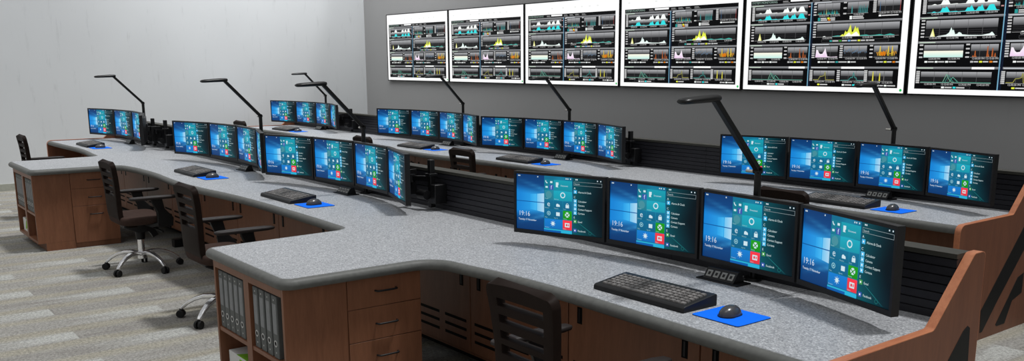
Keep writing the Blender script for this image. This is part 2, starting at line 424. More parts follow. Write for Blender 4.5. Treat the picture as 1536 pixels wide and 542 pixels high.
def dashboard_mesh(w, h):
    rnd = random.Random(3)
    c = Canvas(w, h)
    X = lambda u: u*w
    Y = lambda v: (1-v)*h
    c.rect(0,0,w,h,(255,255,255),0)
    bx0, bx1, by0, by1 = .032, .965, .148, .958
    c.rect(X(bx0),Y(by1),X(bx1),Y(by0),(2,2,4),1)
    mid = .437
    # faint marks on the white head band
    for uu in (.06,.30,.42,.55,.62,.70,.78): c.rect(X(uu),Y(.085),X(uu+.018),Y(.07),(238,240,238),1)
    c.disc(X(.983),Y(.975),.012,(40,190,90),1)
    # header strip
    c.text('SYSTEM MONITORING', X(bx0+.008), Y(.176), h*.03, (150,175,165), 3)
    c.rect(X(.30),Y(.172),X(.42),Y(.153),(252,252,252),3)
    for a in (.25,.44,.50,.56,.63): 
        c.rect(X(a),Y(.168),X(a+.035),Y(.162),(170,170,170),3); c.rect(X(a),Y(.18),X(a+.045),Y(.174),(120,120,120),3)
    for v in (.187,.365,.565,.775):
        c.rect(X(bx0),Y(v+.018),X(bx1),Y(v),(96,97,100),3,(150,151,154)); c.rect(X(bx0+.01),Y(v+.013),X(bx0+.09),Y(v+.006),(205,225,205),4); c.rect(X(mid+.02),Y(v+.013),X(mid+.12),Y(v+.006),(205,210,215),4)
    c.rect(X(.31),Y(.793),X(.415),Y(.775),(255,255,255),5); c.rect(X(.64),Y(.793),X(.775),Y(.775),(255,255,255),5)
    c.rect(X(mid-.0026),Y(by1),X(mid+.0026),Y(.19),(118,172,200),6); c.rect(X(mid+.004),Y(by1),X(mid+.016),Y(.19),(10,20,40),4)
    def chart(u0,v0,u1,v1,labels=3,xl=3,split=.55):
        vm = v0+(v1-v0)*split
        c.rect(X(u0),Y(vm),X(u1),Y(v0),(58,58,60),3,(172,173,176)); c.rect(X(u0),Y(v1),X(u1),Y(vm),(6,6,8),3,(16,16,18))
        for k in range(1,4): 
            v = vm+(v1-vm)*k/4; c.rect(X(u0),Y(v)-.0012,X(u1),Y(v)+.0012,(58,58,60),4)
        for k in range(1,xl+1):
            u = u0+(u1-u0)*k/(xl+1); c.rect(X(u)-.0015,Y(v1),X(u)+.0015,Y(v0),(92,92,94),4)
        c.rect(X(u0)-.002,Y(v1)-.003,X(u1),Y(v1),(160,160,160),4)
        for k in range(labels+1):
            v = v0+(v1-v0)*k/labels; c.rect(X(u0-.024),Y(v)-.006,X(u0-.006),Y(v)+.006,(196,196,196),4)
        for k in range(xl):
            u = u0+(u1-u0)*(k+.5)/xl
            c.text('12:%02d:00 PM'%(15*k), X(u)-.042, Y(v1+.02), h*.021, (205,205,205), 4)
        def P(t, q): return (X(u0+(u1-u0)*t), Y(v1-(v1-v0)*q))
        return P
    def area(P, pts, col, col_base=None, lay=6):
        for (a,b),(a2,b2) in zip(pts,pts[1:]):
            cb = col_base or col
            c.poly([P(a,0),P(a2,0),P(a2,b2),P(a,b)],[cb,cb,col,col],lay)
    def lg(u, v, items):
        for q, ln in items:
            c.rect(X(u),Y(v+.007),X(u+.014),Y(v-.007),q,5); c.rect(X(u+.017),Y(v+.005),X(u+.017+ln),Y(v-.005),(205,205,205),5); u += .022+ln
    WH, CY, TE, YE, OR, GR = (250,255,252),(52,228,232),(46,160,158),(232,240,70),(226,128,30),(190,190,190)
    peaks = [(0,.02),(.06,.03),(.10,.18),(.14,.03),(.19,.1),(.22,.7),(.255,.62),(.27,.85),(.29,.7),(.325,.08),(.42,.12),(.44,.05),(.54,.08),(.57,.6),(.60,.55),(.625,.9),(.665,.1),(.69,.12),(.72,.65),(.745,.6),(.765,.95),(.80,.1),(.83,.12),(.86,.8),(.89,.9),(.925,.85),(.96,.1),(1,.02)]
    P = chart(.068,.212,.412,.272,4,0,.5); area(P,[(a,b*.95) for a,b in peaks],WH)
    P = chart(.068,.276,.412,.332,4,4,.5); area(P,[(a,b*.95) for a,b in peaks],CY)
    for v in (.225,.30): c.rect(X(.418),Y(v+.006),X(.43),Y(v-.004),(200,150,150),5)
    # row 1 right
    P = chart(.475,.208,.61,.305,4,2,.62)
    for k in range(26):
        t = .03+.94*k/25; q = rnd.random()**1.6*.55+.05
        area(P,[(t-.016,0),(t,q),(t+.016,0)],TE if k%5 else (190,205,140))
    lg(.48,.34,[(TE,.035),(YE,.03)]); lg(.48,.355,[(TE,.04),(OR,.025)])
    P = chart(.655,.208,.775,.305,2,1,.62)
    for t in (.2,.22,.55,.62,.7,.78,.86,.93): 
        q = .35+rnd.random()*.4; c.line([P(t,0),P(t+.01,q),P(t+.02,0)],.004,(70,150,150),6)
    lg(.67,.335,[(WH,.06)]); lg(.67,.35,[(WH,.065)])
    P = chart(.825,.205,.952,.30,6,2,.55); c.line([P(.12,0),P(.12,.9)],.004,(70,110,150),6); c.line([P(.98,0),P(.98,.95)],.004,(170,60,60),6)
    lg(.835,.335,[(WH,.09)])
    # row 2
    P = chart(.068,.395,.412,.527,5,4,.52)
    area(P,[(.07,0),(.105,.52),(.14,.02)],(236,236,110),(255,255,220))
    area(P,[(.17,.02),(.30,.10),(.34,.22),(.37,.55),(.39,.35),(.405,.4),(.43,.12),(.46,.15),(.48,.25),(.51,.2),(.53,.1),(.62,.06),(.80,.04),(.9,.12),(.93,.22),(.95,.14),(.97,.03)],(224,246,240),WH)
    P = chart(.478,.392,.952,.505,5,4,.55)
    area(P,[(.08,.01),(.1,.06),(.12,.01)],WH); area(P,[(.2,.02),(.27,.08),(.4,.03),(.55,.06),(.62,.1),(.66,.03),(.72,.05),(.78,.1),(.83,.03),(.9,.13),(.95,.04)],(60,170,158),None,5)
    area(P,[(.30,.02),(.33,.18),(.345,.1),(.365,.45),(.38,.3),(.395,.4),(.425,.92),(.445,.3),(.46,.35),(.485,.8),(.50,.55),(.515,.7),(.545,.08)],(226,236,60),(240,246,120))
    area(P,[(.36,.02),(.41,.3),(.44,.1),(.5,.35),(.54,.05)],(255,255,235),(255,255,255),7)
    c.frame(X(.51),Y(.556),X(.90),Y(.532),.003,(70,70,72),4); lg(.56,.544,[(TE,.035),((60,150,40),.03),((120,170,220),.035),(YE,.025),(GR,.03)])
    # row 3
    P = chart(.068,.595,.262,.695,3,2,.45); area(P,[(0,.52),(1,.52)],(255,250,232),(196,240,232))
    lg(.075,.733,[(WH,.03),(WH,.03),(WH,.035)])
    P = chart(.298,.595,.425,.695,3,2,.55)
    for t,q in ((.1,.12),(.17,.5),(.2,.1),(.62,.85),(.66,.2),(.8,.7),(.9,.3)): c.line([P(t-.02,0),P(t,q),P(t+.02,0)],.006,(176,92,44),6)
    lg(.30,.733,[(GR,.02),(YE,.025),(OR,.02)])
    P = chart(.478,.592,.612,.69,5,2,.55)
    area(P,[(0,.1),(.03,.7),(.1,.68),(.16,.4),(.22,.3),(.32,.32),(.4,.62),(.44,.88),(.5,.4),(.55,.08),(.7,.03),(1,.06)],(252,244,252),(240,206,240))
    lg(.495,.733,[(WH,.035),(WH,.03),(TE,.05),(WH,.03)])
    P = chart(.648,.592,.782,.69,5,2,.6)
    for k in range(40): 
        t = k/40; q = .35+rnd.random()*.35; c.line([P(t,q),P(t+.025,q+rnd.uniform(-.15,.15))],.004,(96,128,158),6)
    P = chart(.822,.592,.952,.69,3,2,.6)
    pp = [(.12+.84*k/30, rnd.random()*.55+.1) for k in range(31)]; c.line([P(a,b) for a,b in pp],.006,(196,140,50),6)
    pp = [(.3+.2*k/14, rnd.random()*.5+.05) for k in range(15)]; c.line([P(a,b) for a,b in pp],.012,(216,122,20),7)
    for t in (.27,.62,.78): c.line([P(t-.03,.1),P(t,.95),P(t+.03,.1)],.006,(226,196,60),6)
    lg(.84,.733,[(GR,.02),(YE,.025),(OR,.02)])
    # row 4
    P = chart(.062,.815,.405,.905,6,4,.5)
    for o_, cc in ((0,(120,176,150)),(.03,(60,130,120)),(.09,(90,160,140))): c.line([P(0,.04),P(.33+o_,.04),P(.38+o_,.8-o_*3),P(.42+o_,.3),P(.46+o_,.06),P(1,.05)],.005,cc,6)
    c.frame(X(.13),Y(.953),X(.31),Y(.932),.003,(70,70,72),4); lg(.17,.943,[(WH,.035),(CY,.04)])
    P = chart(.472,.812,.602,.9,6,2,.55); c.line([P(0,.05),P(.25,.06),P(.32,.4),(P(.42,.42)),P(.52,.5),P(.56,.9),P(.6,.05),P(1,.06)],.006,(150,146,70),6); lg(.50,.938,[(YE,.045)])
    P = chart(.64,.812,.775,.9,5,2,.55); c.line([P(0,.03),P(.35,.05),P(.45,.35),P(.52,.3),P(.56,.85),P(.62,.3),P(.68,.32),P(.72,.03),P(1,.04)],.006,(60,140,134),6); lg(.65,.938,[(WH,.04),(CY,.03)])
    P = chart(.80,.812,.935,.9,6,2,.55)
    for t,q in ((.2,.95),(.48,.8)): c.line([P(t-.012,0),P(t,q),P(t+.012,0)],.008,(214,206,70),6)
    c.line([P(.65,0),P(.65,.9)],.004,(120,120,120),5); lg(.85,.938,[(GR,.02),(WH,.045)])
    return c.mesh('dashboard_screen')

# ------------------------------------------------------------------ layout numbers
DX, DY = -1.0113, 2.8265            # rear console row relative to the front one
ROWS = {'front': (0.0, 0.0), 'rear': (DX, DY)}
XR, XL = -1.601, -12.594             # inner faces of the end panels
TOP = 0.75
SLAT_Y = 3.235
DESK = {'A': 'fourth desk from the pale wall', 'B': 'third desk from the pale wall', 'C': 'second desk from the pale wall', 'D': 'desk nearest the pale wall'}
ORD = ['nearest the pale wall', 'second from the pale wall', 'third from the pale wall', 'farthest from the pale wall']

# ------------------------------------------------------------------ the room
def build_room():
    fl = MB().box(-14.09, 6, -5, 7.60, -0.1, 0).obj('floor', 'carpet'); struct(fl)
    wl = MB().box(-14.24, -14.09, -5, 7.60, 0, 5.0).obj('wall_left', 'wall'); struct(wl)
    wb = MB().box(-14.24, 6, 7.60, 7.75, 0, 5.0).obj('wall_back', 'dwall'); struct(wb)
    b1 = MB().box(-14.09, -14.075, -5, 7.60, 0, 0.095).obj('baseboard_left', 'skirt'); struct(b1)
    b2 = MB().box(-14.075, 6, 7.585, 7.60, 0, 0.095).obj('baseboard_back', 'skirt'); struct(b2)
build_room()

# ------------------------------------------------------------------ video wall
def build_video_wall():
    pitch, hh = 1.7909, 1.0262
    x0, z0, y = -13.2927, 1.4163, 7.5604
    gap = 0.016; bz = 0.012
    me = dashboard_mesh(pitch - gap - 2*bz, hh - 2*bz)
    order = ['nearest the pale wall', 'second from the pale wall', 'third from the pale wall', 'fourth from the pale wall', 'fifth from the pale wall', 'sixth from the pale wall']
    root = None
    for i in range(6):
        lab = 'large white wall display of dark status charts, %s' % order[i]
        loc = (x0 + pitch*(i+.5), y, z0)
        if root is None:
            root = thing('video_wall_display', lab, 'display', loc, 0, 'displays of the video wall')
            w = pitch - gap
            mb = MB().box(-w/2, w/2, 0.002, 0.040, 0, hh)
            for a in ((-w/2, -w/2+bz, 0, hh), (w/2-bz, w/2, 0, hh), (-w/2+bz, w/2-bz, 0, bz), (-w/2+bz, w/2-bz, hh-bz, hh)):
                mb.box(a[0], a[1], -0.006, 0.002, a[2], a[3])
            mb.obj('bezel', 'black', root)
            sc = bpy.data.objects.new('screen', me); COL.objects.link(sc); sc.parent = root; sc.location = (0, 0, bz)
        else:
            dup(root, lab, loc)
build_video_wall()

# ------------------------------------------------------------------ worktops
def smooth_curve(pts, n=8):
    out = []
    for i in range(len(pts)-1):
        p0 = pts[max(i-1,0)]; p1 = pts[i]; p2 = pts[i+1]; p3 = pts[min(i+2,len(pts)-1)]
        for k in range(n):
            t = k/n
            out.append(tuple(0.5*((2*p1[j]) + (-p0[j]+p2[j])*t + (2*p0[j]-5*p1[j]+4*p2[j]-p3[j])*t*t + (-p0[j]+3*p1[j]-3*p2[j]+p3[j])*t**3) for j in (0,1)))
    out.append(pts[-1]); return out
def fillet(a, b, c_, r, n=8):
    a, b, c_ = Vector(a), Vector(b), Vector(c_)
    d1 = (a-b).normalized(); d2 = (c_-b).normalized()
    ang = d1.angle(d2); t = r/math.tan(ang/2)
    s0 = b+d1*t; s1 = b+d2*t
    cen = b + (d1+d2).normalized()*(r/math.sin(ang/2))
    a0 = math.atan2(*(s0-cen).yx); a1 = math.atan2(*(s1-cen).yx)
    da = (a1-a0+PI) % (2*PI) - PI
    return [(cen.x+r*math.cos(a0+da*k/n), cen.y+r*math.sin(a0+da*k/n)) for k in range(n+1)]
PEN = [(-4.695, -3.765), (-10.16, -9.205)]   # the two return tops of a row, x range
PEN_Y = 1.592
def worktop_outline():
    pts = []
    pts += smooth_curve([(XR,2.42),(-1.9,2.425),(-2.25,2.432),(-2.85,2.448),(-3.25,2.432),(-3.50,2.40)], 6)
    (l, r) = PEN[0]
    pts += fillet((-3.45,2.40),(r-.005,2.372),(r,2.0),.16)
    pts += fillet((r,2.0),(r,PEN_Y),(-4.2,PEN_Y),.045,6)
    pts += fillet((-4.2,PEN_Y),(l,PEN_Y),(l,2.0),.03,6)
    pts += fillet((l,2.0),(l-.06,2.42),(-5.2,2.435),.10)
    pts += smooth_curve([(-5.2,2.435),(-5.7,2.44),(-6.3,2.435),(-6.7,2.41),(-7.1,2.372),(-7.5,2.358),(-7.9,2.375),(-8.3,2.40),(-8.7,2.395),(-8.85,2.385)], 6)
    (l, r) = PEN[1]
    pts += fillet((-8.9,2.38),(r-.005,2.34),(r,2.0),.16)
    pts += fillet((r,2.0),(r,PEN_Y),(-9.7,PEN_Y),.045,6)
    pts += fillet((-9.7,PEN_Y),(l,PEN_Y),(l,2.0),.03,6)
    pts += fillet((l,2.0),(l-.06,2.40),(-10.6,2.43),.10)
    pts += smooth_curve([(-10.6,2.425),(-11.0,2.46),(-11.4,2.465),(-11.9,2.445),(XL,2.42)], 6)
    pts += [(XL,SLAT_Y),(XR,SLAT_Y)]
    out = [pts[0]]
    for p in pts[1:]:
        if (Vector(p)-Vector(out[-1])).length > 1e-4: out.append(p)
    return out
def build_worktop(row):
    ox, oy = ROWS[row]
    t = thing('console_worktop', 'long speckled grey worktop with rounded grey edge, %s console row' % row, 'desk', (ox, oy, 0), 0, 'console worktops')
    out = worktop_outline()
    MB().prism(out, TOP-.045, TOP, 'Z').obj('work_surface', 'laminate', t, smooth=30)
    # bull-nosed band along the free front edge
    front = out[:-2]
    prof = [(-.004,0.0003),(.012,-.002),(.022,-.009),(.029,-.019),(.030,-.030),(.026,-.041),(.016,-.049),(-.004,-.052)]
    rings = []
    for i, p in enumerate(front):
        a = Vector(front[max(i-1,0)]); b = Vector(front[min(i+1,len(front)-1)])
        d = (b-a).normalized(); nrm = Vector((-d.y, d.x))      # walking towards -x the free side is -y
        if i == 0 or i == len(front)-1: nrm = Vector((0,-1))
        else:
            nrm = Vector((-d.y, d.x))
        rings.append([(p[0]+nrm.x*o, p[1]+nrm.y*o, TOP+z) for o, z in prof])
    MB().ring_sweep(rings).obj('edge_band', 'edge', t, smooth=50)
    for x in (-2.222,-3.25,-4.25,-5.6,-7.1,-8.6,-9.7,-11.1):
        MB().box(x-.0015, x+.0015, 2.98, SLAT_Y, TOP, TOP+.0004).obj('joint_line', 'seam', t)
    return t
for r in ROWS: build_worktop(r)

# ------------------------------------------------------------------ slat walls, end panels, cabinets
def build_slat_wall(row):
    ox, oy = ROWS[row]
    t = thing('slat_wall', 'long black horizontal slat rail wall behind the monitors, %s console row' % row, 'slat wall', (ox, oy, 0), 0, 'slat walls of the consoles')
    n = 7; z0, z1 = TOP, .985
    prof = [(SLAT_Y+.07, z0)]
    st = (z1-z0)/n
    for k in range(n):
        a = z0+k*st
        prof += [(SLAT_Y, a+.001),(SLAT_Y, a+st-.005),(SLAT_Y+.007, a+st-.004),(SLAT_Y+.007, a+st-.001)]
    prof += [(SLAT_Y+.004, z1),(SLAT_Y+.07, z1)]
    xs = [XL,-11.1,-9.7,-8.6,-7.1,-5.6,-4.25,-3.0,XR]
    for a, b in zip(xs, xs[1:]):
        MB().prism(prof, a+.001, b-.001, 'X').obj('slat_panel', 'slat', t, smooth=20)
    MB().box(XL, XR, SLAT_Y-.004, SLAT_Y+.095, .985, 1.003).obj('top_cap', 'cap', t)
    MB().box(XL, XR, SLAT_Y+.07, SLAT_Y+.09, .05, .985).obj('back_panel', 'slat', t)
for r in ROWS: build_slat_wall(r)

def end_profile():
    pts = [(2.385,0.0)]
    pts += fillet((2.385,.5),(2.385,.757),(2.7,.757),.05,6)
    pts += fillet((2.7,.757),(3.042,.758),(3.2,.915),.03,4)
    pts += fillet((3.1,.812),(3.292,1.004),(3.36,1.004),.03,5)
    pts += fillet((3.3,1.004),(3.372,1.004),(3.372,.5),.022,4)
    pts += [(3.372,0.0)]
    return pts
def build_end_panel(row, side):
    ox, oy = ROWS[row]
    x0, x1 = (XR, XR+.036) if side > 0 else (XL-.036, XL)
    t = thing('end_panel', 'cherry wood console end panel with black inlays, end %s the pale wall, %s row' % ('away from' if side > 0 else 'beside', row), 'end panel', (ox+(x0+x1)/2, oy, 0), 0, 'console end panels')
    pr = end_profile()
    MB().prism(pr, -.0178, .0178, 'X').obj('panel', 'wood_shaded', t)
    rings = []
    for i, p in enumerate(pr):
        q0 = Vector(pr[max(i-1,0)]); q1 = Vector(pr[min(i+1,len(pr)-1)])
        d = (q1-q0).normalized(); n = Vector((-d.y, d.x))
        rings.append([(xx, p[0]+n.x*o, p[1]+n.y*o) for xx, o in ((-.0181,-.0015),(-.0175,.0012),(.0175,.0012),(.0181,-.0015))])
    MB().ring_sweep(rings).obj('toplight_strip', 'wood_toplit', t, smooth=50)  # thin strip carrying the painted overhead light along the panel's edge
    s1 = [(2.745,.045),(2.775,.046),(2.93,.21),(3.315,.585),(3.305,.722),(3.285,.733),(3.255,.718),(2.732,.19)]
    s2 = [(2.945,.062),(2.965,.05),(3.07,.05),(3.145,.19),(3.27,.222),(3.272,.356),(3.19,.335)]
    s3 = [(2.47,.05),(2.60,.05),(2.66,.11),(2.66,.30),(2.63,.31),(2.47,.14)]
    for s in (s1, s2, s3):
        MB().prism(s, .0172*side, .0190*side, 'X').obj('inlay', 'inlay', t)
    return t
for r in ROWS:
    for sd in (1, -1): build_end_panel(r, sd)

SEAMS = [-1.645,-2.38,-3.20,-4.02,-4.86,-5.71,-6.55,-7.39,-8.23,-9.07,-9.87,-10.70,-11.62,-12.55]
def build_cabinets(row):
    ox, oy = ROWS[row]
    cnt = len(SEAMS)-1
    names = ['first','second','third','fourth','fifth','sixth','seventh','eighth','ninth','tenth','eleventh','twelfth','thirteenth']
    for i in range(cnt):
        xr, xl = SEAMS[i], SEAMS[i+1]
        k = cnt-1-i
        if row == 'rear' and k not in REAR_CABS: continue
        t = thing('console_cabinet', 'cherry wood cabinet under the %s worktop, %s from the pale wall' % (row, names[k]), 'cabinet', (ox+(xl+xr)/2, oy+2.75, 0), 0, 'cabinets under the worktops')
        w = xr-xl
        MB().box(-w/2+.002, w/2-.002, .02, .44, .10, .698).obj('carcass', 'wood', t)
        MB().box(-w/2+.002, w/2-.002, .16, .42, 0, .10).obj('plinth', 'darkhole', t)
        d = MB().box(-w/2+.004, w/2-.004, 0, .0195, .125, .697).obj('door', 'wood', t, bevel=.002)
        for sx in (-1, 1):
            cx = sx*(w/2-.082)
            MB().box(cx-.017, cx+.017, -.0012, .004, .488, .568).obj('pull', 'darkhole', d)
            fm = MB()
            fm.box(cx-.006, cx+.004, -.003, -.001, .495, .56)
            fm.obj('pull_plate', 'armblk', d)
        nv = 3; gw = (w-.08-.06*(nv-1))/nv
        for a in range(nv):
            xa = -w/2+.04+a*(gw+.06)
            for zz in (.292, .242, .192): MB().box(xa, xa+gw, -.0012, .004, zz-.008, zz+.008).obj('vent_slot', 'darkhole', d)
REAR_CABS = set(range(3, 13))
for r in ROWS: build_cabinets(r)

# ------------------------------------------------------------------ pedestals under the return tops
BK = (-4.655, -3.79)    # x range of the near pedestal
def build_bookshelf(xr, lab):
    w = BK[1]-BK[0]
    t = thing('open_bookshelf', lab, 'bookshelf', (xr-w/2, 1.59, 0), 0, 'bookshelves under the return tops')
    x0, x1 = -w/2, w/2
    d = .31
    MB().box(x0, x0+.022, 0, d, .072, .698).obj('side_panel', 'wood', t, bevel=.0015)
    MB().box(x1-.022, x1, 0, d, .072, .698).obj('side_panel', 'wood', t, bevel=.0015)
    MB().box(x0+.022, x1-.022, d-.02, d, .072, .698).obj('back_panel', 'wood', t)
    MB().box(x0+.022, x1-.022, 0, d-.02, .66, .698).obj('top_rail', 'wood', t)
    MB().box(x0+.022, x1-.022, 0, d-.02, .072, .094).obj('bottom_shelf', 'wood', t)
    MB().box(-.031, .031, 0, d-.02, .094, .66).obj('divider', 'wood', t)
    for a, b in ((x0+.022, -.031), (.031, x1-.022)): MB().box(a, b, .004, d-.02, .325, .345).obj('shelf', 'wood', t)
    MB().box(x0+.01, x1, .065, d, 0, .072).obj('plinth', 'wood', t)
    return t
def build_drawers(xr, lab):
    w = BK[1]-BK[0]
    t = thing('drawer_pedestal', lab, 'drawer unit', (xr, 1.90, 0), 0, 'drawer units under the return tops')
    MB().box(-w, -.002, 0.002, .395, .072, .698).obj('carcass', 'wood', t)
    MB().box(-w+.01, -.012, 0, .395, 0, .072).obj('plinth', 'wood', t)
    for z0, z1, hz in ((.552,.699,.628),(.39,.549,.467),(.05,.387,.309)):
        dr = MB().box(-.0015, .006, .003, .395, z0, z1).obj('drawer_front', 'wood', t, bevel=.0015)
        h = MB(); h.tube([(.006,.145,hz),(.024,.150,hz),(.027,.158,hz),(.027,.245,hz),(.024,.253,hz),(.006,.258,hz)], .0048, 8)
        h.obj('handle', 'black', dr, smooth=60)
    return t
binder0 = None
def build_binders(xr, who, first_row_group):
    global binder0
    w = BK[1]-BK[0]; x0 = xr-w+.022; 
    bays = [(x0+.004, 5, .0665, 'five-binder bay'), (xr-w/2+.045, 4, .0735, 'four-binder bay')]
    nm = {5: ['outermost','second from the outer end','middle one','fourth from the outer end','beside the divider'], 4: ['beside the divider','second from the divider','third from the divider','fourth from the divider']}
    for bx, n, st, bay in bays:
        for k in range(n):
            lab = 'grey binder, %s, %s of the %s bookshelf' % (nm[n][k], bay, who)
            loc = (bx+k*st+.032, 1.602, .345)
            if binder0 is None:
                t = thing('ring_binder', lab, 'binder', loc, 0, 'grey binders on the bookshelves')
                h = .300
                MB().box(-.030, .030, 0, .25, 0, h).obj('cover', 'binder', t, bevel=.004)
                MB().box(-.020, .020, -.0008, .002, .118, h-.038).obj('spine_label', 'label', t)
                m = MB(); n_ = 18
                ring = []
                for q in range(n_):
                    a = 2*PI*q/n_
                    ring.append([(math.cos(a)*r, y, .072+math.sin(a)*r) for r, y in ((.011,.001),(.011,-.0025),(.0165,-.0025),(.0165,.001))])
                m.ring_sweep(ring, closed=True).obj('finger_ring', 'ring', t)
                m = MB(); m.cyl((0,.0008,.072),(0,-.0006,.072),.011,None,16); m.obj('finger_hole', 'darkhole', t)
                for zz in (.028, h-.02): 
                    m = MB(); m.cyl((0,.0008,zz),(0,-.0012,zz),.004,None,10); m.obj('rivet', 'ring', t)
                binder0 = t
            else: dup(binder0, lab, loc)
def build_ream(x, y, lab):
    t = thing('paper_ream', lab, 'paper pack', (x, y, .094), 0, 'paper packs in the bookshelves')
    MB().box(-.13, .11, 0, .2, 0, .125).obj('wrapper', 'paper', t, bevel=.003)
    MB().prism([(-.03,.02),(.10,.05),(.10,.11),(.02,.11)], -.0012, .002, 'Y').obj('printed_flash', 'green', t)
    MB().prism([(-.02,.0),(.11,.0),(.11,.10),(.03,.10)], .124, .1262, 'Z').obj('printed_flash', 'green', t)
build_bookshelf(-3.79, 'cherry wood open bookshelf of binders under the nearer return top')
build_bookshelf(-9.23, 'cherry wood open bookshelf of binders under the farther return top')
build_drawers(-3.79, 'cherry wood three-drawer unit under the nearer return top')
build_drawers(-9.23, 'cherry wood three-drawer unit under the farther return top')
build_binders(-3.79, 'nearer', True)
build_binders(-9.23, 'farther', False)
build_ream(-4.47, 1.62, 'white and green paper pack low in the nearer bookshelf')
build_ream(-9.91, 1.62, 'white and green paper pack low in the farther bookshelf')

def build_foot():
    t = MB(); t.box(-.04, .04, -.42, .18, .0, .075)
    o = t.obj('desk_support_foot', 'black', None, bevel=.004); o.location = (-8.72, 3.04, 0)
    tag(o, 'black steel support foot on the carpet between the second and third chairs', 'desk foot')
build_foot()

# ------------------------------------------------------------------ monitors
MW, MH, ZB = .545, .3235, .81
ANG = [18.0, 5.8, -4.3, -18.3]
PITCH = .5593
GROUPS = {('front','A'): (-2.738,3.130), ('front','B'): (-6.029,3.130), ('front','C'): (-8.289,3.130), ('front','D'): (-11.600,3.130)}
for k in 'ABCD': GROUPS[('rear',k)] = (GROUPS[('front',k)][0]+DX, 3.130+DY)
mon0 = None
DESK_ME = desktop_mesh(MW-.026, MH-.034)
def build_monitor(lab, loc, rz):
    t = thing('monitor', lab, 'monitor', loc, rz, 'desk monitors')
    w, h = MW, MH; b = .013; bb = .021
    m = MB()
    m.box(-w/2, w/2, .004, .030, 0, h)
    for a in ((-w/2,-w/2+b,0,h),(w/2-b,w/2,0,h),(-w/2+b,w/2-b,0,bb),(-w/2+b,w/2-b,h-b,h)): m.box(a[0],a[1],-.004,.004,a[2],a[3])
    m.obj('casing', 'casing', t)
    MB().prism([(-w/2+.03,.03),(w/2-.03,.03),(w/2-.12,.052),(-w/2+.12,.052)], .03, h-.03, 'Z').obj('rear_cover', 'casing', t, bevel=.003)
    sc = bpy.data.objects.new('screen', DESK_ME); COL.objects.link(sc); sc.parent = t; sc.location = (0, .0036, bb)
    m = MB(); m.box(-.055,.055,.052,.066,.11,.22); m.box(-.02,.02,.066,.085,.135,.19)
    m.obj('mount_plate', 'armblk', t, bevel=.002)
    return t
for (row, k), (gx, gy) in GROUPS.items():
    P = [Vector((0,0))]
    for a in ANG: P.append(P[-1]+PITCH*Vector((math.cos(math.radians(a)), math.sin(math.radians(a)))))
    off = Vector((gx,gy))-P[2]
    for i in range(4):
        c = (P[i]+P[i+1])/2+off
        lab = 'black monitor, %s of its four, %s row\'s %s' % (['first','second','third','last'][i], row, DESK[k])
        if mon0 is None: mon0 = build_monitor(lab, (c.x, c.y, ZB), math.radians(ANG[i]))
        else: dup(mon0, lab, (c.x, c.y, ZB), math.radians(ANG[i]))

# monitor support poles on the slat walls
arm0 = None
def build_arm(lab, loc):
    t = thing('monitor_support', lab, 'monitor arm', loc, 0, 'monitor arms on the slat walls')
    MB().box(-.018,.018,-.018,.018,0,.31).obj('pole', 'armblk', t, bevel=.004)
    m = MB(); m.box(.03,.085,-.028,.062,.03,.155); m.box(-.02,.03,-.02,.04,.06,.11); m.obj('rail_clamp', 'armblk', t, bevel=.005)
    m = MB(); m.cyl((-.075,-.045,.085),(.02,-.045,.085),.03,None,14); m.cyl((-.02,-.02,.085),(-.02,-.05,.085),.018,None,12); m.obj('pivot', 'armblk', t, smooth=40)
    MB().box(-.03,.03,-.03,.03,.205,.222).obj('collar', 'armblk', t, bevel=.002)
    m = MB(); m.bar([(-.01,-.01,.19),(-.09,-.03,.185),(-.16,-.05,.18)],.03,.03); m.cyl((-.16,-.05,.155),(-.16,-.05,.205),.024,None,12); m.obj('arm', 'armblk', t, smooth=40)
    MB().box(-.19,-.178,-.10,.0,.07,.235).obj('screen_plate', 'armblk', t, bevel=.002)
    return t
ARMS = [('front',-5.06,'beside the last monitor of the front row\'s third desk'),('front',-10.94,'left of two beside the front row\'s desk nearest the pale wall'),('front',-10.49,'right of two beside the front row\'s desk nearest the pale wall'),
        ('rear',-6.12-DX,'beside the last monitor of the rear row\'s third desk'),('rear',-11.60-DX,'beside the rear row\'s desk nearest the pale wall'),('front',-1.72,'behind the last monitor of the front row\'s fourth desk')]
for row, x, ph in ARMS:
    ox, oy = ROWS[row]
    loc = (x+ox, 3.172+oy, TOP+.015)
    lab = 'black monitor pole, '+ph
    if row == 'front' and x == -1.72:
        continue
    if arm0 is None: arm0 = build_arm(lab, loc)
    else: dup(arm0, lab, loc)

# ------------------------------------------------------------------ task lamps
lamp0 = None
def build_lamp(lab, loc):
    t = thing('task_lamp', lab, 'desk lamp', loc, 0, 'task lamps on the consoles')
    m = MB(); m.cyl((0,0,0),(0,0,.012),.04,None,20); m.obj('base', 'lampblk', t, smooth=40)
    MB().cyl((0,0,.012),(0,0,.482),.0155,None,14).obj('post', 'lampblk', t, smooth=40)
    m = MB(); m.cyl((-.018,0,.482),(.014,0,.482),.016,None,14); m.obj('joint', 'lampblk', t, smooth=40)
    m = MB(); m.cyl((-.018,0,.476),(-.062,0,.476),.007,None,12); m.obj('knob', 'steel', t, smooth=40)
    MB().bar([(0,.004,.478),(0,-.305,.795)],.028,.024).obj('arm', 'lampblk', t, bevel=.004)
    m = MB()
    rings = []
    for y, hw, th, zz in ((-.275,.018,.012,.795),(-.29,.026,.015,.795),(-.33,.032,.016,.794),(-.46,.034,.014,.788),(-.488,.031,.012,.786),(-.499,.020,.007,.785)):
        rings.append([(hw*math.cos(2*PI*j/14), y, zz+th*math.sin(2*PI*j/14)) for j in range(14)])
    m.ring_sweep(rings).obj('head', 'lampblk', t, smooth=60)
    return t
LX = {'A': -2.484, 'B': -6.008, 'C': -7.885, 'D': -11.35}
